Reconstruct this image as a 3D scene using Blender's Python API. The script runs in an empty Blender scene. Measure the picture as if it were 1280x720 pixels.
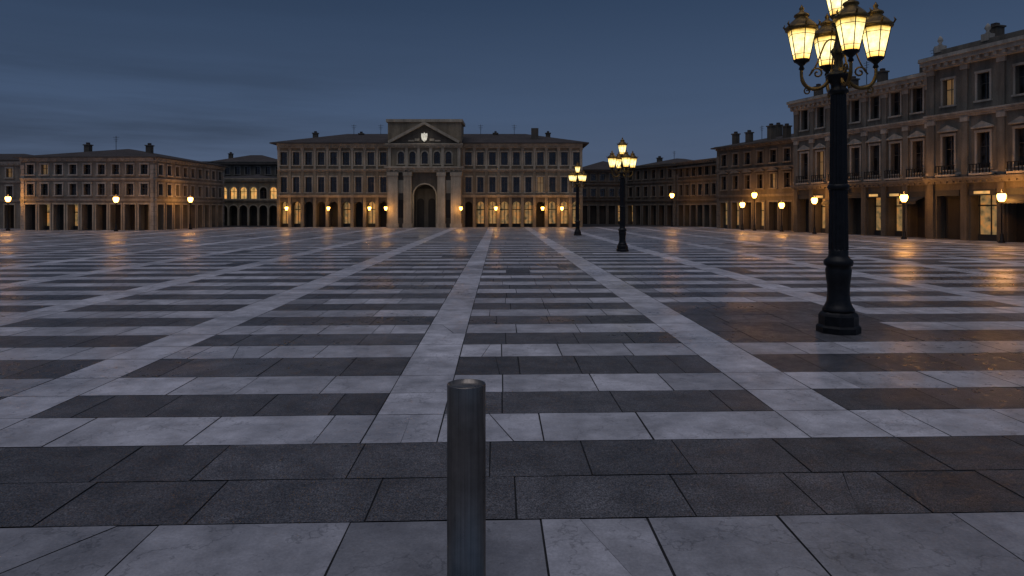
import bpy, bmesh, math, random
from mathutils import Vector
R=random.Random(7)
S=bpy.context.scene
F=853.0; H=2.2; HY=262.0
def gx(px,Y): return (px-640)/F*Y

# ------------------------------------------------ materials
def nmat(name):
    m=bpy.data.materials.new(name); m.use_nodes=True
    nt=m.node_tree; b=nt.nodes['Principled BSDF']
    return m,nt,b
def N(nt,t,**k):
    n=nt.nodes.new(t)
    for a,v in k.items(): setattr(n,a,v)
    return n
def noise(nt,vec,scale,detail=4,rough=.6):
    n=N(nt,'ShaderNodeTexNoise'); n.inputs['Scale'].default_value=scale
    n.inputs['Detail'].default_value=detail; n.inputs['Roughness'].default_value=rough
    nt.links.new(vec,n.inputs['Vector']); return n.outputs['Fac']
def mrange(nt,src,a,b,c,d):
    n=N(nt,'ShaderNodeMapRange'); nt.links.new(src,n.inputs['Value'])
    for i,v in zip(('From Min','From Max','To Min','To Max'),(a,b,c,d)): n.inputs[i].default_value=v
    return n.outputs['Result']
def mul(nt,a,b,op='MULTIPLY'):
    n=N(nt,'ShaderNodeMath',operation=op)
    for i,x in enumerate((a,b)):
        if isinstance(x,(int,float)): n.inputs[i].default_value=x
        else: nt.links.new(x,n.inputs[i])
    return n.outputs[0]
def scalecol(nt,col,fac):
    n=N(nt,'ShaderNodeVectorMath',operation='SCALE')
    if isinstance(col,tuple): n.inputs[0].default_value=col
    else: nt.links.new(col,n.inputs[0])
    nt.links.new(fac,n.inputs['Scale']); return n.outputs[0]
def bump(nt,b,h,strength,dist):
    n=N(nt,'ShaderNodeBump'); n.inputs['Strength'].default_value=strength; n.inputs['Distance'].default_value=dist
    nt.links.new(h,n.inputs['Height']); nt.links.new(n.outputs[0],b.inputs['Normal'])

def stone(name,col,var=.35,streak=True):
    m,nt,b=nmat(name)
    tc=N(nt,'ShaderNodeTexCoord'); o=tc.outputs['Object']
    mp=N(nt,'ShaderNodeMapping'); mp.inputs['Scale'].default_value=(1,1,.12); nt.links.new(o,mp.inputs[0])
    a=mrange(nt,noise(nt,mp.outputs[0],2.2,5),.3,.7,1-var,1+var*.5)
    c=mrange(nt,noise(nt,o,.45,3),.3,.7,.7,1.15)
    d=mrange(nt,noise(nt,o,9,4),.3,.7,.85,1.1)
    f=mul(nt,mul(nt,a,c),d)
    nt.links.new(scalecol(nt,col,f),b.inputs['Base Color'])
    b.inputs['Roughness'].default_value=.85
    bump(nt,b,noise(nt,o,14,4),.4,.02)
    return m
def iron(name,col=(.012,.012,.013),r=.42,met=.6):
    m,nt,b=nmat(name); tc=N(nt,'ShaderNodeTexCoord')
    n=noise(nt,tc.outputs['Object'],9,5)
    nt.links.new(scalecol(nt,col,mrange(nt,n,.3,.7,.6,1.6)),b.inputs['Base Color'])
    nt.links.new(mrange(nt,n,.3,.7,r-.1,r+.15),b.inputs['Roughness'])
    b.inputs['Metallic'].default_value=met
    bump(nt,b,noise(nt,tc.outputs['Object'],40,3),.3,.004)
    return m
def emis(name,c1,c2,s,scale=6.0,lo=.5):
    m,nt,b=nmat(name); tc=N(nt,'ShaderNodeTexCoord')
    n=noise(nt,tc.outputs['Object'],scale,2)
    mx=N(nt,'ShaderNodeMix',data_type='RGBA'); nt.links.new(mrange(nt,n,.35,.65,0,1),mx.inputs[0])
    mx.inputs[6].default_value=(*c1,1); mx.inputs[7].default_value=(*c2,1)
    b.inputs['Base Color'].default_value=(.3,.25,.15,1); b.inputs['Roughness'].default_value=.3
    nt.links.new(mx.outputs[2],b.inputs['Emission Color'])
    nt.links.new(mrange(nt,n,.3,.7,s*lo,s*1.2),b.inputs['Emission Strength'])
    return m
def roofmat():
    m,nt,b=nmat('roof_tiles'); tc=N(nt,'ShaderNodeTexCoord'); o=tc.outputs['Object']
    f=mul(nt,mrange(nt,noise(nt,o,6,5),.3,.7,.5,1.5),mrange(nt,noise(nt,o,.6,3),.3,.7,.7,1.3))
    nt.links.new(scalecol(nt,(.055,.042,.036),f),b.inputs['Base Color']); b.inputs['Roughness'].default_value=.9
    w=N(nt,'ShaderNodeTexWave'); w.inputs['Scale'].default_value=2.2; nt.links.new(o,w.inputs[0])
    bump(nt,b,w.outputs['Fac'],.8,.06); return m
def glassmat():
    m,nt,b=nmat('window_glass'); tc=N(nt,'ShaderNodeTexCoord')
    n=noise(nt,tc.outputs['Object'],.9,2)
    nt.links.new(scalecol(nt,(.012,.013,.015),mrange(nt,n,.4,.6,.3,2.5)),b.inputs['Base Color'])
    b.inputs['Roughness'].default_value=.12; bump(nt,b,n,.15,.05); return m
M={
 'wall_warm':stone('warm_stone',(.275,.22,.142)),
 'wall_grey':stone('grey_stone',(.22,.198,.16)),
 'wall_right':stone('old_plaster',(.18,.16,.127),.4),
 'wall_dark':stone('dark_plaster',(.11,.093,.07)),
 'trim':stone('trim_stone',(.46,.39,.28),.3),
 'trim_grey':stone('trim_grey_stone',(.38,.35,.295),.35),
 'trim_dark':stone('trim_dark_stone',(.18,.158,.127),.35),
 'roof':roofmat(),'glass':glassmat(),
 'frame':stone('window_frame_paint',(.08,.07,.06),.2),
 'shutter':stone('shutter_paint',(.04,.04,.038),.3),
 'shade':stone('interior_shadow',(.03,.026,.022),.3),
 'lit':emis('lit_window',(1,.62,.2),(1,.42,.1),.9,1.3,.3),
 'litdim':emis('dim_lit_window',(1,.6,.25),(.6,.3,.1),.16,1.3,.3),
 'shop':emis('shop_interior',(1,.72,.3),(.9,.36,.08),.38,2.4,.05),
 'iron':iron('cast_iron'),
 'awning':stone('awning_canvas',(.03,.03,.03),.2),
 'lamp':emis('glowing_lamp_glass',(1,.5,.1),(1,.4,.055),16,3,.8),
 'crest':emis('lit_crest_stone',(1,.97,.85),(.7,.68,.6),.8,3,.15),  # pale stone, no lamp: its spotlighting is put in as emission
 'brass':iron('aged_brass',(.16,.10,.035),.4,.8),
}
# ------------------------------------------------ builder
class B:
    def __init__(s,name,o=(0,0,0),u=(1,0)):
        s.e=bpy.data.objects.new(name,None); S.collection.objects.link(s.e); s.e.empty_display_size=1
        s.e.location=Vector(o); s.g={}; s.base=Vector(o); s.frame(o,u); s.lights=[]
    def frame(s,o,u):
        s.o=Vector(o); l=math.hypot(*u); s.U=Vector((u[0]/l,u[1]/l,0)); s.Nn=Vector((s.U.y,-s.U.x,0))
    def P(s,u,v,z): return s.o+s.U*u+s.Nn*v+Vector((0,0,z))
    def face(s,pts,part,mat,raw=False,smooth=False):
        k=(part,mat); g=s.g.setdefault(k,([],[],[]))
        i=len(g[0]); g[0].extend([p if raw else s.P(*p) for p in pts]); g[1].append(tuple(range(i,i+len(pts)))); g[2].append(smooth)
    def box(s,u0,u1,v0,v1,z0,z1,part='trim',mat='trim'):
        c=[(u0,v0),(u1,v0),(u1,v1),(u0,v1)]
        for i in range(4):
            a=c[i];b=c[(i+1)%4]; s.face([(a[0],a[1],z0),(b[0],b[1],z0),(b[0],b[1],z1),(a[0],a[1],z1)],part,mat)
        s.face([(p[0],p[1],z1) for p in c],part,mat); s.face([(p[0],p[1],z0) for p in c],part,mat)
    def lathe(s,prof,c,part,mat,seg=24,rot=0,smooth=True):
        rings=[]
        for r,z in prof:
            rings.append([s.P(c[0],c[1],0)+Vector((r*math.cos(rot+2*math.pi*k/seg),r*math.sin(rot+2*math.pi*k/seg),z)) for k in range(seg)])
        k=(part,mat); g=s.g.setdefault(k,([],[],[])); i0=len(g[0])
        for r in rings: g[0].extend(r)
        for j in range(len(rings)-1):
            for q in range(seg):
                a=i0+j*seg+q; b=i0+j*seg+(q+1)%seg
                g[1].append((a,b,b+seg,a+seg)); g[2].append(smooth)
        g[1].append(tuple(i0+q for q in range(seg))); g[2].append(False)
        g[1].append(tuple(i0+(len(rings)-1)*seg+q for q in range(seg))); g[2].append(False)
    def tube(s,pts,rad,part,mat,seg=8):
        g=s.g.setdefault((part,mat),([],[],[])); i0=len(g[0])
        for j,p in enumerate(pts):
            t=(pts[min(j+1,len(pts)-1)]-pts[max(j-1,0)]).normalized()
            a=t.cross(Vector((.13,.29,.94))).normalized(); b=t.cross(a)
            r=rad[j] if isinstance(rad,(list,tuple)) else rad
            for q in range(seg):
                an=2*math.pi*q/seg; g[0].append(p+a*r*math.cos(an)+b*r*math.sin(an))
        for j in range(len(pts)-1):
            for q in range(seg):
                a=i0+j*seg+q; b=i0+j*seg+(q+1)%seg
                g[1].append((a,b,b+seg,a+seg)); g[2].append(True)
        g[1].append(tuple(i0+q for q in range(seg))); g[2].append(False)
        g[1].append(tuple(i0+(len(pts)-1)*seg+q for q in range(seg))); g[2].append(False)
    def done(s):
        for (part,mat),(v,f,sm) in s.g.items():
            me=bpy.data.meshes.new(part); me.from_pydata([p-s.base for p in v],[],f); me.materials.append(M[mat])
            me.polygons.foreach_set('use_smooth',sm); me.update()
            bm=bmesh.new(); bm.from_mesh(me); bmesh.ops.recalc_face_normals(bm,faces=bm.faces); bm.to_mesh(me); bm.free()
            o=bpy.data.objects.new(part,me); S.collection.objects.link(o); o.parent=s.e
        return s.e
    def light(s,u,v,z,e,col=(1,.48,.13),r=.12):
        l=bpy.data.lights.new('bulb','POINT'); l.energy=e; l.color=col; l.shadow_soft_size=r
        o=bpy.data.objects.new('bulb',l); S.collection.objects.link(o); o.parent=s.e; o.location=s.P(u,v,z)-s.base
    # facade with real recessed openings
    def row(s,u0,u1,zs0,zs1,v,cs,w,z0,z1,wall,trim,arch=False,rec=.28,style='frame',lit=0,glass='glass',ped=False,litmat='lit',surround=True,glf=None):
        W=lambda a,b,c,d: (b-a>1e-4 and d-c>1e-4) and s.face([(a,v,c),(b,v,c),(b,v,d),(a,v,d)],'walls',wall)
        W(u0,u1,zs0,z0); W(u0,u1,z1,zs1)
        x=u0
        for ci,c in enumerate(cs):
            a,b=c-w/2,c+w/2
            W(x,a,z0,z1); x=b
            zt=z1
            if arch:
                r=w/2; zc=z1-r; n=8
                pts=[(c-r*math.cos(math.pi*i/n),zc+r*math.sin(math.pi*i/n)) for i in range(n+1)]
                s.face([(a,v,z1)]+[(p[0],v,p[1]) for p in pts[:n//2+1]],'walls',wall)
                s.face([(b,v,z1)]+[(p[0],v,p[1]) for p in pts[::-1][:n//2+1]],'walls',wall)
                for i in range(n):
                    p,q=pts[i],pts[i+1]; s.face([(p[0],v,p[1]),(q[0],v,q[1]),(q[0],v-rec,q[1]),(p[0],v-rec,p[1])],'reveals',wall)
                    if surround:
                        k=1+.16/r
                        P=(c+(p[0]-c)*k,zc+(p[1]-zc)*k);Q=(c+(q[0]-c)*k,zc+(q[1]-zc)*k)
                        s.face([(p[0],v+.05,p[1]),(q[0],v+.05,q[1]),(Q[0],v+.05,Q[1]),(P[0],v+.05,P[1])],'trim',trim)
                        s.face([(Q[0],v+.05,Q[1]),(P[0],v+.05,P[1]),(P[0],v-.01,P[1]),(Q[0],v-.01,Q[1])],'trim',trim)
                        s.face([(p[0],v+.05,p[1]),(q[0],v+.05,q[1]),(q[0],v,q[1]),(p[0],v,p[1])],'trim',trim)
                zt=zc
            else:
                s.face([(a,v,z1),(b,v,z1),(b,v-rec,z1),(a,v-rec,z1)],'reveals',wall)
            s.face([(a,v,z0),(a,v,zt),(a,v-rec,zt),(a,v-rec,z0)],'reveals',wall)
            s.face([(b,v,z0),(b,v,zt),(b,v-rec,zt),(b,v-rec,z0)],'reveals',wall)
            if z0>.1: s.face([(a,v,z0),(b,v,z0),(b,v-rec,z0),(a,v-rec,z0)],'reveals',wall)
            gm=glass
            if R.random()<lit: gm=litmat
            if glf: gm=glf(ci)
            g=v-rec+.001
            s.face([(a-.02,g,z0-.02),(b+.02,g,z0-.02),(b+.02,g,z1+.02),(a-.02,g,z1+.02)],'windows',gm)
            if style=='frame':
                t=.05; q=g+.002
                s.box(c-t/2,c+t/2,q,q+.05,z0,z1,'window_frames','frame')
                for zz in (z0+(z1-z0)*.62,): s.box(a,b,q,q+.047,zz-t/2,zz+t/2,'window_frames','frame')
                s.box(a,a+t,q,q+.044,z0,zt,'window_frames','frame'); s.box(b-t,b,q,q+.044,z0,zt,'window_frames','frame')
            if style=='shop' or (style=='' and gm=='shop'):
                t=.07; q=g+.03
                for xx in (a+w*.02+t,c,b-w*.02-t): s.box(xx-t/2,xx+t/2,q,q+.06,z0,z1-.05,'shopfront_frames','shutter')
                s.box(a+.01,b-.01,q,q+.07,z1*.68,z1*.68+.1,'shopfront_frames','shutter'); s.box(a+.01,b-.01,q,q+.075,z0,z0+.45,'shopfront_frames','shutter')
            if surround:
                t=.14
                s.box(a-t,a,v-.03,v+.06,z0,zt,'trim',trim); s.box(b,b+t,v-.03,v+.06,z0,zt,'trim',trim)
                if not arch: s.box(a-t-.02,b+t+.02,v-.03,v+.09,z1,z1+.17,'trim',trim)
                if z0>.5: s.box(a-t-.06,b+t+.06,v-.03,v+.16,z0-.13,z0,'trim',trim)
            if ped:
                z=z1+.18; e=.3
                s.box(a-e,b+e,v-.03,v+.24,z+.12,z+.22,'trim',trim)
                A=(a-e,z+.22);Bp=(b+e,z+.22);C=(c,z+.22+.38)
                s.face([(A[0],v+.2,A[1]),(Bp[0],v+.2,Bp[1]),(C[0],v+.2,C[1])],'trim',trim)
                s.face([(A[0],v+.2,A[1]),(C[0],v+.2,C[1]),(C[0],v-.02,C[1]),(A[0],v-.02,A[1])],'trim',trim)
                s.face([(Bp[0],v+.2,Bp[1]),(C[0],v+.2,C[1]),(C[0],v-.02,C[1]),(Bp[0],v-.02,Bp[1])],'trim',trim)
        W(x,u1,z0,z1)
    def cornice(s,u0,u1,v,z,h,p,trim,dent=0,e=0):
        s.box(u0-e,u1+e,v-.05,v+p*.45,z,z+h*.4,'cornice',trim)
        s.box(u0-e*1.5,u1+e*1.5,v-.05,v+p*.8,z+h*.4,z+h*.72,'cornice',trim)
        s.box(u0-e*2,u1+e*2,v-.05,v+p,z+h*.72,z+h,'cornice',trim)
        if dent:
            n=int((u1-u0)/dent)
            for i in range(n):
                c=u0+(i+.5)*(u1-u0)/n; s.box(c-dent*.2,c+dent*.2,v-.02,v+p*.7,z+h*.12,z+h*.41,'brackets',trim)
    def hip(s,u0,u1,v0,v1,z,h,ov=.5,mat='roof'):
        u0-=ov;u1+=ov;v0-=ov;v1+=ov
        s.box(u0,u1,v0,v1,z-.14,z,'eaves','frame')
        z+=.003
        d=min(abs(v1-v0),abs(u1-u0))/2; vm=(v0+v1)/2
        if u1-u0>=v1-v0: r0=(u0+d,vm,z+h); r1=(u1-d,vm,z+h)
        else: um=(u0+u1)/2; r0=(um,v0+d,z+h); r1=(um,v1-d,z+h)
        a,b,c,e=(u0,v1,z),(u1,v1,z),(u1,v0,z),(u0,v0,z)
        if u1-u0>=v1-v0:
            for f in ([a,b,r1,r0],[b,c,r1],[c,e,r0,r1],[e,a,r0]): s.face(f,'roof',mat)
        else:
            for f in ([a,b,r1],[b,c,r0,r1],[c,e,r0],[e,a,r1,r0]): s.face(f,'roof',mat)
    def shell(s,u0,u1,v0,v1,z,wall,sides='lrb'):
        if 'l' in sides: s.face([(u0,v0,0),(u0,v1,0),(u0,v1,z),(u0,v0,z)],'walls',wall)
        if 'r' in sides: s.face([(u1,v0,0),(u1,v1,0),(u1,v1,z),(u1,v0,z)],'walls',wall)
        if 'b' in sides: s.face([(u0,v0,0),(u1,v0,0),(u1,v0,z),(u0,v0,z)],'walls',wall)
    def chimney(s,u,v,z,h=1.1,w=.6,wall='wall_dark'):
        s.box(u-w/2,u+w/2,v-w/2,v+w/2,z-.8,z+h,'chimneys',wall); s.box(u-w/2-.08,u+w/2+.08,v-w/2-.08,v+w/2+.08,z+h,z+h+.12,'chimneys',wall)
        s.box(u-w/4,u+w/4,v-w/4,v+w/4,z+h+.12,z+h+.35,'chimneys','roof')
    def antenna(s,u,v,z,h):
        s.tube([s.P(u,v,z-.5),s.P(u,v,z+h)],.03,'antenna','iron',6)
        for k in range(3): s.tube([s.P(u-.35+k*.08,v,z+h-.15-k*.22),s.P(u+.35-k*.08,v,z+h-.15-k*.22)],.018,'antenna','iron',5)
    def wall_lantern(s,u,v,z,e=10):
        s.tube([s.P(u,v,z+.15),s.P(u,v+.25,z+.28),s.P(u,v+.42,z+.22),s.P(u,v+.42,z+.1)],.02,'wall_lantern_bracket','iron',6)
        s.lathe([(.02,z+.2),(.2,z+.1),(.22,z+.07),(.02,z+.08)],(u,v+.42),'wall_lantern_cap','iron',8)
        s.lathe([(.1,z-.32),(.17,z-.12),(.19,z+.06),(.05,z+.07)],(u,v+.42),'wall_lantern_glass','lamp',8)
        s.light(u,v+.85,z-.1,e)
def lin(a,b,n): return [a+(b-a)*(i+.5)/n for i in range(n)]

# ------------------------------------------------ palace
Y0=85.0
b=B('town_hall_palace',(gx(347,Y0),Y0,0),(1,0))
Wd=381/10.035; pu0=140/10.035; pu1=231/10.035
def wing(u0,u1,n,wallk='wall_warm'):
    cs=lin(u0,u1,n); p=(u1-u0)/n
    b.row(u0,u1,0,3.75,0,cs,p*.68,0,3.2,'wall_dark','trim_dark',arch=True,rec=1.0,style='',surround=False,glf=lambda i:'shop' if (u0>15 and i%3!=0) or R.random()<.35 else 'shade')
    b.row(u0,u1,3.75,7.0,0,cs,.78,4.35,6.25,wallk,'trim',ped=0,lit=.04,litmat='litdim')
    b.row(u0,u1,7.0,10.1,0,cs,.82,7.75,9.35,wallk,'trim',lit=.04,litmat='litdim')
    b.cornice(u0,u1,0,3.72,.32,.28,'trim'); b.cornice(u0,u1,0,6.95,.3,.25,'trim')
    b.cornice(u0,u1,0,9.85,.65,.6,'trim',dent=.55)
    for i in range(n+1):
        c=u0+i*p; c=min(max(c,u0+.16),u1-.16)
        b.box(c-.14,c+.14,-.03,.14,7.25,9.85,'pilasters','trim')
        b.box(c-.17,c+.17,-.03,.12,4.04,6.95,'pilasters','wall_warm')
        b.box(c-.18,c+.18,-.03,.16,0,3.72,'pilasters','wall_warm')
        b.box(c-.2,c+.2,-.03,.18,9.6,9.85,'pilaster_capitals','trim')
wing(0,pu0,9); wing(pu1,Wd,10)
b.shell(0,Wd,-14,0,10.1,'wall_warm')
b.hip(0,Wd,-14,0,10.5,1.9,.75)
# portico
pv=1.6
b.face([(pu0,-1,0),(pu0,pv,0),(pu0,pv,10),(pu0,-1,10)],'walls','wall_warm'); b.face([(pu1,-1,0),(pu1,pv,0),(pu1,pv,10),(pu1,-1,10)],'walls','wall_warm')
pc=(533-347)/10.035
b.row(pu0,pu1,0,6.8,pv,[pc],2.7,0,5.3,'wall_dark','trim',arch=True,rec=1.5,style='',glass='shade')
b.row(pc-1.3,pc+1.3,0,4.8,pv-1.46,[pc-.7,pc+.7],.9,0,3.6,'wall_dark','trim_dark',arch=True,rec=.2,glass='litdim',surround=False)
for sgn in (-1,1):
    for off,w in ((2.05,.95),(3.85,1.25)):
        c=pc+sgn*off
        b.box(c-w/2,c+w/2,pv-.03,pv+.5,.5,6.3,'columns','trim')
        b.box(c-w/2-.1,c+w/2+.1,pv-.04,pv+.6,0,.5,'column_bases','trim')
        b.box(c-w/2-.08,c+w/2+.08,pv-.04,pv+.58,6.3,6.75,'column_capitals','trim')
    b.box(pc+sgn*2.93-.35,pc+sgn*2.93+.35,pv-.02,pv+.05,1.2,3.4,'niches','shade')
    b.box(pc+sgn*2.93-.35,pc+sgn*2.93+.35,pv-.02,pv+.06,4.2,5.8,'niches','trim')
b.cornice(pu0,pu1,pv,6.75,.7,.75,'trim',dent=.6,e=.12)
b.row(pu0,pu1,7.0,10.0,pv,[pc-2.9,pc-1.5,pc,pc+1.5,pc+2.9],.75,7.8,9.3,'wall_warm','trim',arch=True)
for c in (pu0+.3,pc-2.2,pc-.75,pc+.75,pc+2.2,pu1-.3): b.box(c-.18,c+.18,pv-.03,pv+.2,7.45,9.8,'pilasters','trim')
b.cornice(pu0,pu1,pv,9.75,.5,.6,'trim',dent=.45,e=.1)
# attic block + pediment
b.box(pu0+.05,pu1-.05,-3,pv-.1,10.0,12.9,'attic','wall_warm'); b.box(pu0-.15,pu1+.15,-3.2,pv+.12,12.9,13.25,'attic_cornice','trim')
A=(pu0+.3,10.25);C=(pc,12.55);E=(pu1-.3,10.25)
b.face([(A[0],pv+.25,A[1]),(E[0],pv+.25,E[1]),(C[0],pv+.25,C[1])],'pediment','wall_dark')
for p,q in ((A,C),(E,C)):
    d=Vector((q[0]-p[0],q[1]-p[1])).normalized(); n=Vector((-d.y,d.x)); n=n if n.y>0 else -n
    t=.32; P2=(p[0]+n.x*t,p[1]+n.y*t); Q2=(q[0],q[1]+t/abs(n.y))
    for v in (pv-.15,pv+.7): b.face([(p[0],v,p[1]),(q[0],v,q[1]),(Q2[0],v,Q2[1]),(P2[0],v,P2[1])],'pediment_cornice','trim')
    b.face([(p[0],pv-.15,p[1]),(p[0],pv+.7,p[1]),(q[0],pv+.7,q[1]),(q[0],pv-.15,q[1])],'pediment_cornice','trim')
    b.face([(P2[0],pv-.15,P2[1]),(P2[0],pv+.7,P2[1]),(Q2[0],pv+.7,Q2[1]),(Q2[0],pv-.15,Q2[1])],'pediment_cornice','trim')
zc=11.05
pts=[(0,-.6),(.3,-.35),(.38,.1),(.36,.45),(.12,.38),(0,.55),(-.12,.38),(-.36,.45),(-.38,.1),(-.3,-.35)]
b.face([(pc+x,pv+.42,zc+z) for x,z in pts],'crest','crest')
for i in range(10):
    p=pts[i];q=pts[(i+1)%10]; b.face([(pc+p[0],pv+.42,zc+p[1]),(pc+q[0],pv+.42,zc+q[1]),(pc+q[0],pv+.24,zc+q[1]),(pc+p[0],pv+.24,zc+p[1])],'crest','trim')
for sg in (-1,1):
    b.box(pc+sg*.9-.28,pc+sg*.9+.28,pv+.2,pv+.36,10.55,10.85,'relief','trim'); b.box(pc+sg*1.6-.35,pc+sg*1.6+.35,pv+.2,pv+.34,10.5,10.68,'relief','trim')
b.light(pc,pv+1.3,10.9,5,(1,.9,.7))
for px in (360,412,463,487,578,620,678,702):
    u=(px-347)/10.035; b.wall_lantern(u,.14 if px not in(487,578) else 2.15,2.45,52)
b.light(pc,pv+1.2,3.4,25,(1,.7,.35)); 
for u,v in ((3,-6),(9,-6.5),(27,-6),(34,-6)): b.chimney(u,v,11.6,.7)
for u in (8,25,29.5,11.6): b.antenna(u,-6.5,12,1.6)
b.box(Wd-6.3,Wd-5.4,-3,-2,10.8,12.6,'turret','wall_dark')
b.done()

# ------------------------------------------------ plain buildings
def plain_building(name,o,u,L,D,eave,wall,trim,n,rows,roofh,ns=0,ov=.5,lit=0,chims=(),ants=()):
    b=B(name,o,u)
    def fac(L,n):
        cs=lin(.3,L-.3,n); p=(L-.6)/n
        for r in rows: 
            gl=r.get('glass','glass'); pr=r.get('shop',0)
            gf=(lambda i,pr=pr,gl=gl: 'shop' if R.random()<pr else gl) if pr else None
            b.row(0,L,r['zs'][0],r['zs'][1],0,cs,min(r['w'],p*.8),r['z'][0],r['z'][1],wall,r.get('trim',trim),arch=r.get('arch',False),rec=r.get('rec',.28),style=r.get('style','frame'),lit=r.get('lit',0),glass=gl,ped=r.get('ped',0),litmat=r.get('lm','litdim'),glf=gf)
            if r is not rows[-1]: b.cornice(0,L,0,r['zs'][1]-.1,.25,.2,trim)
        b.cornice(0,L,0,rows[-1]['zs'][1]-.35,.45,.4,trim,dent=.6)
        for c in (.22,L-.22):
            for k in range(int((eave-.5)/.5)): b.box(c-(.2 if k%2 else .16),c+(.2 if k%2 else .16),-.03,.07,k*.5+.02,k*.5+.48,'quoins',trim)
    fac(L,n)
    if ns:
        b.frame(b.P(L,0,0),(-b.Nn.x,-b.Nn.y)); fac(D,ns); b.frame(o,u)
    b.shell(0,L,-D,0,eave,wall,'lb' if ns else 'lrb')
    b.hip(0,L,-D,0,eave+.12,roofh,ov)
    for c in chims: b.chimney(*c)
    for c in ants: b.antenna(*c)
    return b
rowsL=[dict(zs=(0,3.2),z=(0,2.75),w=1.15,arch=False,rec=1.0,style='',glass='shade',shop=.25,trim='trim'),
       dict(zs=(3.2,5.4),z=(3.75,4.95),w=.75,lit=.1,ped=0),
       dict(zs=(5.4,7.7),z=(5.95,7.0),w=.75,lit=.06)]
b=plain_building('arcaded_building',(gx(26,73),73,0),(1,-.04),14.6,16,7.7,'wall_grey','trim_grey',9,rowsL,1.5,ns=9,chims=((4,-5,8.9,.6),(10,-7,9,.6)),ants=((6,-7,9.2,1.6),))
b.done()
b=plain_building('corner_building',(-72,80,0),(1,-.02),16.6,12,7.9,'wall_grey','trim_grey',8,rowsL,1.2,ns=6); b.done()
rowsG=[dict(zs=(0,3.4),z=(0,2.8),w=1.1,arch=True,rec=.7,style='',glass='shade'),
       dict(zs=(3.4,6.4),z=(3.7,5.3),w=.95,arch=True,lit=.85,lm='lit')]
b=plain_building('gallery_building',(gx(258,94),94,0),(1,0),10.2,10,6.4,'wall_warm','trim',7,rowsG,.7,ov=.3)
b.done()
rowsX=[dict(zs=(0,4),z=(1,3),w=1),dict(zs=(4,7.5),z=(5,6.5),w=.8),dict(zs=(7.5,10),z=(8,9.2),w=.8)]
b=plain_building('rear_building',(gx(250,112),112,0),(1,0),14,12,9.6,'wall_dark','trim_dark',8,rowsX,1.9,chims=((3,-5,11,.7),)); b.done()
b=plain_building('rear_building',(gx(722,104),104,0),(1,0),9,12,8.2,'wall_dark','trim_dark',6,[dict(zs=(0,3.6),z=(0,2.8),w=1,style='',glass='shade',shop=.3),dict(zs=(3.6,6),z=(4.2,5.4),w=.7),dict(zs=(6,8.2),z=(6.6,7.6),w=.7)],1.6); b.done()
rowsM=[dict(zs=(0,3.4),z=(0,2.8),w=1.1,style='',rec=.7,glass='shade',shop=.35),dict(zs=(3.4,6),z=(4.1,5.5),w=.75,lit=.1),dict(zs=(6,8.5),z=(6.6,7.8),w=.75,lit=.03)]
o1=(gx(782,102),102,0); b=plain_building('row_house',o1,(gx(845,93)-o1[0],93-102),math.hypot(gx(845,93)-o1[0],9),12,8.2,'wall_dark','trim_dark',6,rowsM,1.4,chims=((3,-4,9,.8),),ants=((5,-5,9,1.8),)); b.done()
o1=(gx(846,92.8),92.8,0); o2=(gx(899,84),84); L=math.hypot(o2[0]-o1[0],o2[1]-o1[1])
b=plain_building('row_house',o1,(o2[0]-o1[0],o2[1]-o1[1]),L,12,7.7,'wall_dark','trim_dark',6,rowsM,1.2,chims=((6,-4,8.4,.8),)); b.done()
o1=(gx(896,80),80,0); o2=(gx(996,69),69); L=math.hypot(o2[0]-o1[0],o2[1]-o1[1])
rowsN=[dict(zs=(0,3.7),z=(0,3),w=1.2,style='',rec=.7,glass='shade',shop=.35),dict(zs=(3.7,6.6),z=(4.5,6),w=.8,lit=.08,ped=1),dict(zs=(6.6,9.4),z=(7.2,8.5),w=.8,lit=.03)]
b=plain_building('palazzo',o1,(o2[0]-o1[0],o2[1]-o1[1]),L,11,9.3,'wall_dark','trim_dark',6,rowsN,1.3,
   chims=((1.5,-1.5,9.9,1.0),(4,-1.2,9.9,.9),(7,-1.5,10,1.2),(9.5,-1.2,9.9,1.0),(5.5,-4,10.4,1.2),(12,-1.5,9.9,.8)),ants=((8,-4,10.5,2),(3,-4,10.5,1.4)))
b.done()

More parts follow.
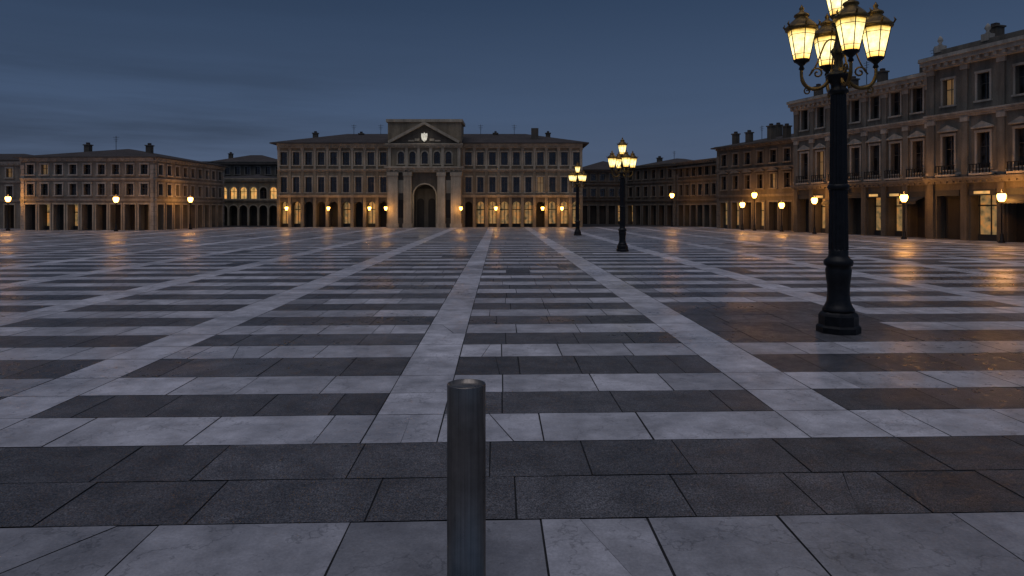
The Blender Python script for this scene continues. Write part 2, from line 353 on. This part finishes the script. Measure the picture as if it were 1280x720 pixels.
# ------------------------------------------------ big right building
P1=(gx(992,67),67,0); P4=(gx(1280,45.8),45.8); 
b=B('grand_palazzo',P1,(P4[0]-P1[0],P4[1]-P1[1]))
def sec(u0,u1,n,v,top,ped,shops):
    cs=lin(u0+.5,u1-.5,n); p=(u1-u0-1)/n; w='wall_right'; t='trim_dark'
    b.row(u0,u1,0,4.2,v,cs,p*.72,0,3.6,'wall_dark',t,rec=.8,style='',glf=lambda i:'shop' if i in shops else 'shade',surround=False)
    b.row(u0,u1,4.2,9.0,v,cs,.95,5.1,7.6,w,'trim_grey',ped=ped,lit=.08,litmat='litdim',rec=.35)
    b.row(u0,u1,9.0,top-.5,v,cs,.9,9.85,11.75,w,'trim_grey',lit=.06,litmat='litdim',rec=.35)
    b.cornice(u0,u1,v,4.1,.45,.4,'trim_dark',dent=.5); b.cornice(u0,u1,v,8.85,.4,.35,'trim_grey'); b.cornice(u0,u1,v,top-1.0,.9,.85,'trim_grey',dent=.6)
    b.box(u0,u1,v-.02,v+.08,5.0-.25,5.0-.08,'string_course','trim_grey')
    for i in range(n+1):
        c=min(max(u0+.5+i*p,u0+.3),u1-.3)
        b.box(c-.24,c+.24,v-.03,v+.15,4.56,8.84,'pilasters',w); b.box(c-.22,c+.22,v-.03,v+.13,9.26,top-1,'pilasters',w)
        b.box(c-.3,c+.3,v-.03,v+.2,8.5,8.84,'pilaster_capitals','trim_grey'); b.box(c-.3,c+.3,v-.03,v+.2,top-1.35,top-1.01,'pilaster_capitals','trim_grey')
        b.box(c-.24,c+.24,v-.03,v+.22,0,4.09,'pilasters','wall_dark')
    for c in cs:
        b.box(c-.8,c+.8,v,v+.42,4.62,4.76,'balconies','trim_grey')
        for k in range(7): x=c-.72+k*.24; b.box(x-.03,x+.03,v+.36,v+.4,4.76,5.35,'balustrade','iron')
        b.box(c-.78,c+.78,v+.35,v+.41,5.35,5.41,'balustrade','iron')
    for i,c in enumerate(cs):
        h=p*.36
        b.box(c-h,c+h,v+.02,v+.16,3.2,3.62,'shop_fascia','shutter')   # sign board above each shop
        if i%4==2:
            b.face([(c-h,v+.17,3.2),(c+h,v+.17,3.2),(c+h,v+1.1,2.85),(c-h,v+1.1,2.85)],'awnings','awning')
            b.face([(c-h,v+1.1,2.85),(c+h,v+1.1,2.85),(c+h,v+1.1,2.62),(c-h,v+1.1,2.62)],'awnings','awning')
        if i in shops: b.box(c-h*.6,c+h*.6,v+.165,v+.19,3.3,3.5,'lit_sign','lit')
sec(0,15.6,7,0,12.8,1,(1,4,5)); sec(15.6,38,8,.9,13.6,1,(1,3,6))
b.face([(15.6,-1,0),(15.6,.9,0),(15.6,.9,13.1),(15.6,-1,13.1)],'walls','wall_right')
b.shell(0,38,-14,0,12.5,'wall_right','lb'); b.face([(38,-14,0),(38,.9,0),(38,.9,12.5),(38,-14,12.5)],'walls','wall_right')
b.hip(0,15.6,-14,0,12.84,1.5,.3); b.hip(15.6,38,-14,.9,13.64,1.7,.35)
b.box(16,37.6,.1,.6,13.7,14.15,'parapet','wall_right')
for u in (16.3,20,23.6,27.2,31,34.5):
    b.box(u-.28,u+.28,.05,.66,14.0,14.5,'parapet_piers','trim_grey')
    b.lathe([(.1,14.5),(.18,14.55),(.08,14.7),(.2,14.9),(.14,15.1),(.03,15.25)],(u,.35),'urns','trim_grey',10)
for u,v in ((2,-1.2),(6,-1.5),(9.5,-1.2),(13.5,-1.4)): b.chimney(u,v,13.2,.7)
for u in (18,22,26): b.chimney(u,-3,14.4,1.3,.8)
b.antenna(5,-4,13.8,2.2); b.antenna(21,-2.5,14.8,2.5); b.antenna(12,-4,14,1.6)
b.done()

# ------------------------------------------------ square lamp posts (small)
def lamp_post(px,Y,z,e):
    x=gx(px,Y); b=B('lamp_post',(x,Y,0),(1,0)); k=1.35
    b.lathe([(.2,0),(.2,.12),(.13,.2),(.12,.55),(.07,.62),(.05,.8),(.04,z-.5),(.08,z-.44),(.05,z-.38),(.1,z-.32),(.1,z-.28)],(0,0),'post','iron',12)
    b.lathe([(.1*k,z-.2*k),(.17*k,z-.08*k),(.2*k,z+.08*k),(.17*k,z+.18*k),(.06*k,z+.22*k)],(0,0),'globe','lamp',14)
    b.lathe([(.23,z+.26),(.15,z+.36),(.03,z+.42),(.02,z+.52)],(0,0),'cap','iron',12)
    for i in (0,1):
        s=1 if i else -1; b.tube([Vector((x+s*.03,Y,z-.6)),Vector((x+s*.16,Y,z-.48)),Vector((x+s*.12,Y,z-.3))],.012,'scroll','iron',5)
    b.light(0,-.0,z+.7,e,(1,.42,.1),.1)
    b.light(0,.5,z-.1,e*.6,(1,.42,.1),.1)
    b.done()
for px,Y,z,e in ((10,72,3.3,75),(145,69,3.2,75),(238,76,3.3,75),(840,88,4.0,60),(928,74,2.7,65),(943,72,3.7,65),(977,68,2.6,65),(1018,62,3.0,80),(1130,51,3.05,105),(1252,45,3.0,105)):
    lamp_post(px,Y,z,e)

# ------------------------------------------------ candelabra street lamps
def glowmat():
    m,nt,bs=nmat('lantern_glass'); tc=N(nt,'ShaderNodeTexCoord')
    at=N(nt,'ShaderNodeAttribute',attribute_name='lz')
    cr=N(nt,'ShaderNodeValToRGB'); nt.links.new(at.outputs['Fac'],cr.inputs[0])
    e=cr.color_ramp.elements; e[0].position=0; e[0].color=(.9,.48,.08,1); e[1].position=1; e[1].color=(.45,.27,.045,1)
    k=e.new(.3); k.color=(1.0,.82,.38,1); k=e.new(.68); k.color=(1.0,.8,.32,1)
    n=noise(nt,tc.outputs['Object'],9,3)
    nt.links.new(cr.outputs[0],bs.inputs['Emission Color'])
    nt.links.new(mrange(nt,n,.3,.7,1.1,2.8),bs.inputs['Emission Strength'])
    bs.inputs['Base Color'].default_value=(.25,.2,.1,1); bs.inputs['Roughness'].default_value=.15
    return m
M['lantern']=glowmat()
def street_lamp(x,y,s=1.0,rot=0.0):
    b=B('street_lamp',(x,y,0),(1,0))
    sc=lambda p:[(r*s,z*s) for r,z in p]
    O=(0,0)
    b.lathe(sc([(.37,0),(.37,.1),(.35,.13),(.33,.14),(.33,.3),(.31,.34),(.28,.37)]),O,'plinth','iron',8,math.pi/8,False)
    b.lathe(sc([(.27,.37),(.27,.42),(.24,.46),(.2,.55),(.185,.7),(.19,.85),(.21,1.0),(.22,1.12),(.2,1.18),(.235,1.2),(.25,1.25),(.235,1.3),(.19,1.33),(.165,1.38),(.165,1.45),(.15,1.5)]),O,'base','iron',24)
    seg=32; g=b.g.setdefault(('shaft','iron'),([],[],[]))
    zs=[(1.48,.168),(2.2,.158),(3.0,.148),(3.8,.138),(4.3,.13)]
    for z,r in zs:
        for k in range(seg):
            rr=r*(1 if k%2 else .9); a=2*math.pi*k/seg; g[0].append(Vector((x+rr*s*math.cos(a),y+rr*s*math.sin(a),z*s)))
    for j in range(len(zs)-1):
        for k in range(seg):
            a=j*seg+k;c=j*seg+(k+1)%seg; g[1].append((a,c,c+seg,a+seg)); g[2].append(False)
    b.lathe(sc([(.16,2.55),(.185,2.58),(.185,2.63),(.16,2.66)]),O,'ring','iron',24)
    b.lathe(sc([(.12,4.25),(.17,4.3),(.17,4.34),(.13,4.38),(.13,4.45),(.2,4.55),(.22,4.6),(.2,4.64),(.12,4.68),(.09,4.75),(.07,4.9),(.12,5.0),(.13,5.06),(.07,5.14),(.05,5.3),(.05,5.45),(.1,5.52),(.11,5.56),(.06,5.6)]),O,'capital','iron',20)
    def lantern(cx,cy,z0,k=1.0):
        lat=lambda p,part,mat,seg=6,sm=False: b.lathe([(r*s*k,z0*s+z*s*k) for r,z in p],(cx,-cy),part,mat,seg,rot,sm)
        lat([(.02,-.16),(.05,-.13),(.03,-.08),(.08,-.03),(.13,0),(.14,.03),(.12,.04)],'lantern_cup','iron',12,True)
        lat([(.125,.04),(.155,.16),(.185,.3),(.215,.44),(.23,.52)],'lantern_glass','lantern')
        lat([(.235,.52),(.275,.54),(.275,.59),(.25,.6),(.2,.66),(.12,.73),(.1,.76),(.13,.78),(.12,.81),(.05,.85),(.03,.88),(.045,.91),(.02,.95),(.005,.98)],'lantern_roof','brass',12,True)
        for q in range(6):
            a=rot+2*math.pi*q/6; f=lambda r,z: Vector((x+cx+r*s*k*math.cos(a),y+cy+r*s*k*math.sin(a),z0*s+z*s*k))
            b.tube([f(.128,.03),f(.235,.53)],.0085*s*k,'lantern_bars','iron',5)
            b.tube([f(.27,.58),f(.3,.63),f(.275,.68)],[.014*s*k,.018*s*k,.004*s*k],'lantern_crown','brass',5)
        for zz,rr in ((.12,.146),(.45,.219)):
            pts=[Vector((x+cx+rr*s*k*math.cos(rot+2*math.pi*q/6),y+cy+rr*s*k*math.sin(rot+2*math.pi*q/6),z0*s+zz*s*k)) for q in range(7)]
            for q in range(6): b.tube([pts[q],pts[q+1]],.006*s,'lantern_bars','iron',4)
    ra=.63*s
    for q in range(4):
        a=rot+q*math.pi/2; d=Vector((math.cos(a),math.sin(a),0)); c0=Vector((x,y,0))
        f=lambda r,z: c0+d*(r*s)+Vector((0,0,z*s))
        def bez(ps,n=14):
            out=[]
            for i in range(n+1):
                t=i/n; pp=list(ps)
                while len(pp)>1: pp=[pp[j].lerp(pp[j+1],t) for j in range(len(pp)-1)]
                out.append(pp[0])
            return out
        b.tube(bez([f(.1,4.72),f(.2,4.2),f(.58,4.35),f(.66,4.45),f(.63,4.76)]),[.034*s]*12+[.028*s]*3,'arms','brass',8)
        sp=[f(.36+.11*(1-t/16)*math.cos(t*.62),4.66+.11*(1-t/16)*math.sin(t*.62)) for t in range(14)]
        b.tube(sp,.017*s,'scrolls','brass',6)
        sp=[f(.53+.07*(1-t/16)*math.cos(-t*.62+2),4.34+.07*(1-t/16)*math.sin(-t*.62+2)) for t in range(14)]
        b.tube(sp,.014*s,'scrolls','brass',6)
        b.tube(bez([f(.06,5.25),f(.3,5.35),f(.25,4.9),f(.5,4.62)]),.015*s,'scrolls','brass',6)
        lantern(d.x*ra,d.y*ra,4.88,1.05)
    lantern(0,0,5.66,1.05)
    e=b.done()
    for o in e.children:
        if o.name.startswith('lantern_glass'):
            me=o.data; at=me.attributes.new('lz','FLOAT','POINT'); n=len(me.vertices)
            vals=[[0,.25,.5,.8,1][(i//6)%5] for i in range(n)]
            at.data.foreach_set('value',vals)
    return e
street_lamp(gx(1048,12.27),12.27,1.0,math.radians(-98))
street_lamp(gx(778,36),36,.9,math.radians(-80))
street_lamp(gx(722,58),58,.94,math.radians(-70))

# ------------------------------------------------ bollard
def steel():
    m,nt,bs=nmat('brushed_steel'); tc=N(nt,'ShaderNodeTexCoord'); mp=N(nt,'ShaderNodeMapping'); mp.inputs['Scale'].default_value=(90,90,1.2)
    nt.links.new(tc.outputs['Object'],mp.inputs[0]); n=noise(nt,mp.outputs[0],1,5); n2=noise(nt,tc.outputs['Object'],6,6)
    nt.links.new(scalecol(nt,(.21,.19,.172),mul(nt,mrange(nt,n,.3,.7,.75,1.25),mrange(nt,n2,.3,.7,.7,1.15))),bs.inputs['Base Color'])
    bs.inputs['Metallic'].default_value=.85; nt.links.new(mrange(nt,n2,.3,.7,.24,.4),bs.inputs['Roughness'])
    bs.inputs['Anisotropic'].default_value=.5
    bump(nt,bs,n,.12,.0015); return m
M['steel']=steel()
b=B('bollard',(gx(583,3.8),3.8,0),(1,0))
hz=2.2-218*3.8/853+.004; r0=.1075
b.lathe([(r0+.012,0),(r0+.012,.006),(r0,.012),(r0,.9),(r0,hz-.006),(r0-.0015,hz-.0015),(r0-.0045,hz),(r0-.0075,hz-.0015),(r0-.0085,hz-.02),(.0,hz-.02)],(0,0),'tube','steel',96)
e=b.done()

# ------------------------------------------------ ground
def groundmat():
    m,nt,bs=nmat('paving_stone'); tc=N(nt,'ShaderNodeTexCoord'); o=tc.outputs['Object']
    at=N(nt,'ShaderNodeAttribute',attribute_name='Col'); sep=N(nt,'ShaderNodeSeparateColor'); nt.links.new(at.outputs['Color'],sep.inputs[0])
    br=sep.outputs[0]; wh=sep.outputs[1]; rnd=sep.outputs[2]
    vv=N(nt,'ShaderNodeCombineXYZ'); nt.links.new(mul(nt,rnd,37.0),vv.inputs[0]); nt.links.new(mul(nt,rnd,-61.0),vv.inputs[1])
    ad=N(nt,'ShaderNodeVectorMath',operation='ADD'); nt.links.new(o,ad.inputs[0]); nt.links.new(vv.outputs[0],ad.inputs[1]); sv=ad.outputs[0]
    speck=mul(nt,mrange(nt,noise(nt,sv,75,2,.7),.36,.64,.2,1.9),mrange(nt,noise(nt,sv,25,3,.7),.35,.65,.65,1.35))
    cloud=mrange(nt,noise(nt,sv,2.3,6,.68),.3,.7,.66,1.2)
    dirt=mul(nt,mrange(nt,noise(nt,o,.33,6,.62),.32,.62,.68,1.1),mrange(nt,noise(nt,o,1.9,6,.7),.3,.6,.72,1.08))
    nz=N(nt,'ShaderNodeTexNoise'); nz.inputs['Scale'].default_value=1.1; nz.inputs['Detail'].default_value=8; nz.inputs['Roughness'].default_value=.55; nt.links.new(sv,nz.inputs[0])
    ab2=N(nt,'ShaderNodeMath',operation='ABSOLUTE'); nt.links.new(mul(nt,nz.outputs['Fac'],-.5,'ADD'),ab2.inputs[0])
    vein=mrange(nt,ab2.outputs[0],0,.006,.6,1)
    st=mrange(nt,noise(nt,o,11,3,.6),.66,.72,1,.6)
    fw=mul(nt,mul(nt,cloud,vein),mul(nt,mrange(nt,noise(nt,sv,45,4,.7),.3,.7,.8,1.15),st))
    fd=mul(nt,speck,mrange(nt,noise(nt,sv,3,5),.3,.7,.65,1.3))
    mx=N(nt,'ShaderNodeMix',data_type='FLOAT'); nt.links.new(wh,mx.inputs[0]); nt.links.new(fd,mx.inputs[2]); nt.links.new(fw,mx.inputs[3])
    f=mul(nt,mul(nt,mx.outputs[0],br),dirt)
    nt.links.new(scalecol(nt,(.98,.95,1.0),f),bs.inputs['Base Color'])
    wet=mrange(nt,noise(nt,o,.16,5,.6),.42,.6,.0,1)
    ro=mul(nt,mrange(nt,noise(nt,sv,6,4),.3,.7,.34,.58),mrange(nt,wet,0,1,.68,1.2))
    nt.links.new(ro,bs.inputs['Roughness'])
    nt.links.new(mrange(nt,wh,0,1,.36,.5),bs.inputs['Specular IOR Level'])
    h=mul(nt,mul(nt,noise(nt,sv,70,3),mrange(nt,wh,0,1,1.4,.35)),mul(nt,noise(nt,sv,4,3),.7),'ADD')
    bump(nt,bs,h,.5,.008); return m
def dirtmat():
    m,nt,bs=nmat('mortar_ground'); tc=N(nt,'ShaderNodeTexCoord')
    nt.links.new(scalecol(nt,(.016,.016,.018),mrange(nt,noise(nt,tc.outputs['Object'],3,5),.3,.7,.6,1.4)),bs.inputs['Base Color']); bs.inputs['Roughness'].default_value=.9; return m
gm=groundmat()
rows=[(3.95,4.84,1),(4.84,5.62,0),(5.62,6.47,0),(6.47,7.36,1),(7.36,8.23,0),(8.23,9.1,1),(9.1,10.22,0),(10.22,11.15,1)]
z=3.95; k=0
while z>-12: rows.append((z-.9,z,k%2)); z-=.9; k+=1
z=11.15
while z<86: rows.append((z,z+1.02,0)); rows.append((z+1.02,z+1.94,1)); z+=1.94
stripes=[(-.95+0,.72),(3.42,.82)]
for k in range(1,16): stripes.append((-.95-4.42*k,.8))
for k in range(1,14): stripes.append((3.42+4.42*k,.8))
stripes.sort()
V=[];Fc=[];C=[]
gap=.007
def quad(pts,br,white):
    i=len(V); zt=R.uniform(-.0012,.0012)
    for a,bb in pts: V.append((a-.019*bb+R.uniform(-.004,.004),bb+.035*a+R.uniform(-.004,.004),zt+R.uniform(-.0012,.0012)))
    Fc.append((i,i+1,i+2,i+3)); c=(br,white,R.random(),1); C.extend([c]*4)
def slab(a0,a1,b0,b1,white,br):
    a0+=gap;a1-=gap;b0+=gap;b1-=gap
    if b0<20 and a1-a0>.6 and R.random()<.12:   # cracked slab
        s=a0+(a1-a0)*R.uniform(.25,.75); t=a0+(a1-a0)*R.uniform(.25,.75); g=.003
        quad([(a0,b0),(s-g,b0),(t-g,b1),(a0,b1)],br,white); quad([(s+g,b0),(a1,b0),(a1,b1),(t+g,b1)],br*R.uniform(.88,1.08),white)
    else: quad([(a0,b0),(a1,b0),(a1,b1),(a0,b1)],br,white)
def tone(w): 
    return R.uniform(.45,.62)*(.76 if R.random()<.15 else 1) if w else R.uniform(.066,.115)*(1.35 if R.random()<.08 else 1)
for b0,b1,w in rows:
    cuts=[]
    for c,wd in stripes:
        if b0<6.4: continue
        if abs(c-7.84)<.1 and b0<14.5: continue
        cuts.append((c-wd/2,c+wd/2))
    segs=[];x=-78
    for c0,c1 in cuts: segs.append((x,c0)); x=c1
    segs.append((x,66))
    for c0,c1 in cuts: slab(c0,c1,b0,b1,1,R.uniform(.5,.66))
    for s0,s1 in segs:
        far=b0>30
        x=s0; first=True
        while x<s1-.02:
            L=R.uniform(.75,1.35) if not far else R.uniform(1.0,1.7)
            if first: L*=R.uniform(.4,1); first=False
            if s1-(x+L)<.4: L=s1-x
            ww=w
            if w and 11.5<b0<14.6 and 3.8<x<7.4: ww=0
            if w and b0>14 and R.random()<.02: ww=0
            slab(x,x+L,b0,b1,ww,tone(ww)*(.76 if b0<5 and ww else 1)); x+=L  # nearest pale rows: lens vignette painted in as a darker slab colour
me=bpy.data.meshes.new('paving'); me.from_pydata(V,[],Fc); me.materials.append(gm)
ca=me.color_attributes.new('Col','FLOAT_COLOR','POINT'); ca.data.foreach_set('color',[q for c in C for q in c])
ob=bpy.data.objects.new('plaza_paving',me); S.collection.objects.link(ob)
me=bpy.data.meshes.new('ground'); G=900; me.from_pydata([(-G,-G,-.009),(G,-G,-.009),(G,G,-.009),(-G,G,-.009)],[],[(0,1,2,3)]); me.materials.append(dirtmat())
ob=bpy.data.objects.new('ground',me); S.collection.objects.link(ob)
# hills: a rolling wooded ridge beyond the town, higher to the left
nx,ny=90,10; V=[];Fc=[]
for j in range(ny+1):
    for i in range(nx+1):
        x=-620+i*9.5; t=j/ny; y=470+t*180
        ridge=30*math.exp(-((x+390)/150)**2)+19*math.exp(-((x+150)/130)**2)+3*math.sin(x*.031)+1.6*math.sin(x*.09+1)
        V.append((x,y,-1+max(0,ridge+4)*math.sin(math.pi*min(1,t*1.0))*1.0+R.uniform(-.5,.5)*(0<j<ny)))
for j in range(ny):
    for i in range(nx): a=j*(nx+1)+i; Fc.append((a,a+1,a+nx+2,a+nx+1))
me=bpy.data.meshes.new('hills'); me.from_pydata(V,[],Fc); me.materials.append(stone('wooded_hillside',(.05,.06,.07),.3)); me.polygons.foreach_set('use_smooth',[True]*len(Fc))
ob=bpy.data.objects.new('hills',me); S.collection.objects.link(ob)

# ------------------------------------------------ world
w=bpy.data.worlds.new('World'); S.world=w; w.use_nodes=True; nt=w.node_tree
bg=nt.nodes['Background']; tc=N(nt,'ShaderNodeTexCoord'); sp=N(nt,'ShaderNodeSeparateXYZ'); nt.links.new(tc.outputs['Generated'],sp.inputs[0])
cr=N(nt,'ShaderNodeValToRGB'); nt.links.new(sp.outputs[2],cr.inputs[0]); e=cr.color_ramp.elements
e[0].position=0; e[0].color=(.080,.110,.175,1); e[1].position=1; e[1].color=(.16,.18,.25,1)
for p,c in ((.06,(.070,.101,.168,1)),(.14,(.052,.084,.152,1)),(.3,(.027,.050,.100,1)),(.5,(.06,.08,.125,1))):
    k=e.new(p); k.color=c
mp=N(nt,'ShaderNodeMapping'); mp.inputs['Scale'].default_value=(1.1,1.1,12); nt.links.new(tc.outputs['Generated'],mp.inputs[0])
cl=mrange(nt,noise(nt,mp.outputs[0],2.0,6,.55),.38,.62,1.12,.68)
soft=N(nt,'ShaderNodeMix',data_type='FLOAT')
nt.links.new(mul(nt,mrange(nt,sp.outputs[0],.1,-.4,.15,1),mrange(nt,sp.outputs[2],.22,.10,.15,1)),soft.inputs[0]); soft.inputs[2].default_value=1; nt.links.new(cl,soft.inputs[3])
back=mrange(nt,sp.outputs[1],.1,-.9,1,1.7)
side=mrange(nt,sp.outputs[0],-.5,.4,.95,1.05)
col=scalecol(nt,cr.outputs[0],mul(nt,mul(nt,soft.outputs[0],back),side))
sky=N(nt,'ShaderNodeTexSky'); sky.sky_type='NISHITA'; sky.sun_disc=False; sky.sun_elevation=math.radians(1.0); sky.sun_rotation=math.radians(190)
sm=N(nt,'ShaderNodeVectorMath',operation='SCALE'); nt.links.new(sky.outputs[0],sm.inputs[0]); sm.inputs['Scale'].default_value=.002
ad=N(nt,'ShaderNodeVectorMath',operation='ADD'); nt.links.new(col,ad.inputs[0]); nt.links.new(sm.outputs[0],ad.inputs[1])
nt.links.new(ad.outputs[0],bg.inputs[0]); bg.inputs[1].default_value=1
l=bpy.data.lights.new('dusk_sun','SUN'); l.energy=.5; l.angle=math.radians(50); l.color=(1,.95,.97)
o=bpy.data.objects.new('dusk_sun',l); S.collection.objects.link(o)
d=Vector((-.22,-.36,1.2)); o.rotation_euler=d.to_track_quat('Z','Y').to_euler()

cam=bpy.data.cameras.new('camera'); co=bpy.data.objects.new('camera',cam); S.collection.objects.link(co)
cam.sensor_width=36; cam.lens=F/1280*36; cam.shift_y=-98/1280; cam.clip_end=3000
co.location=(0,0,H); co.rotation_euler=(math.radians(90),0,0); S.camera=co
S.view_settings.view_transform='Standard'; S.view_settings.look='None'
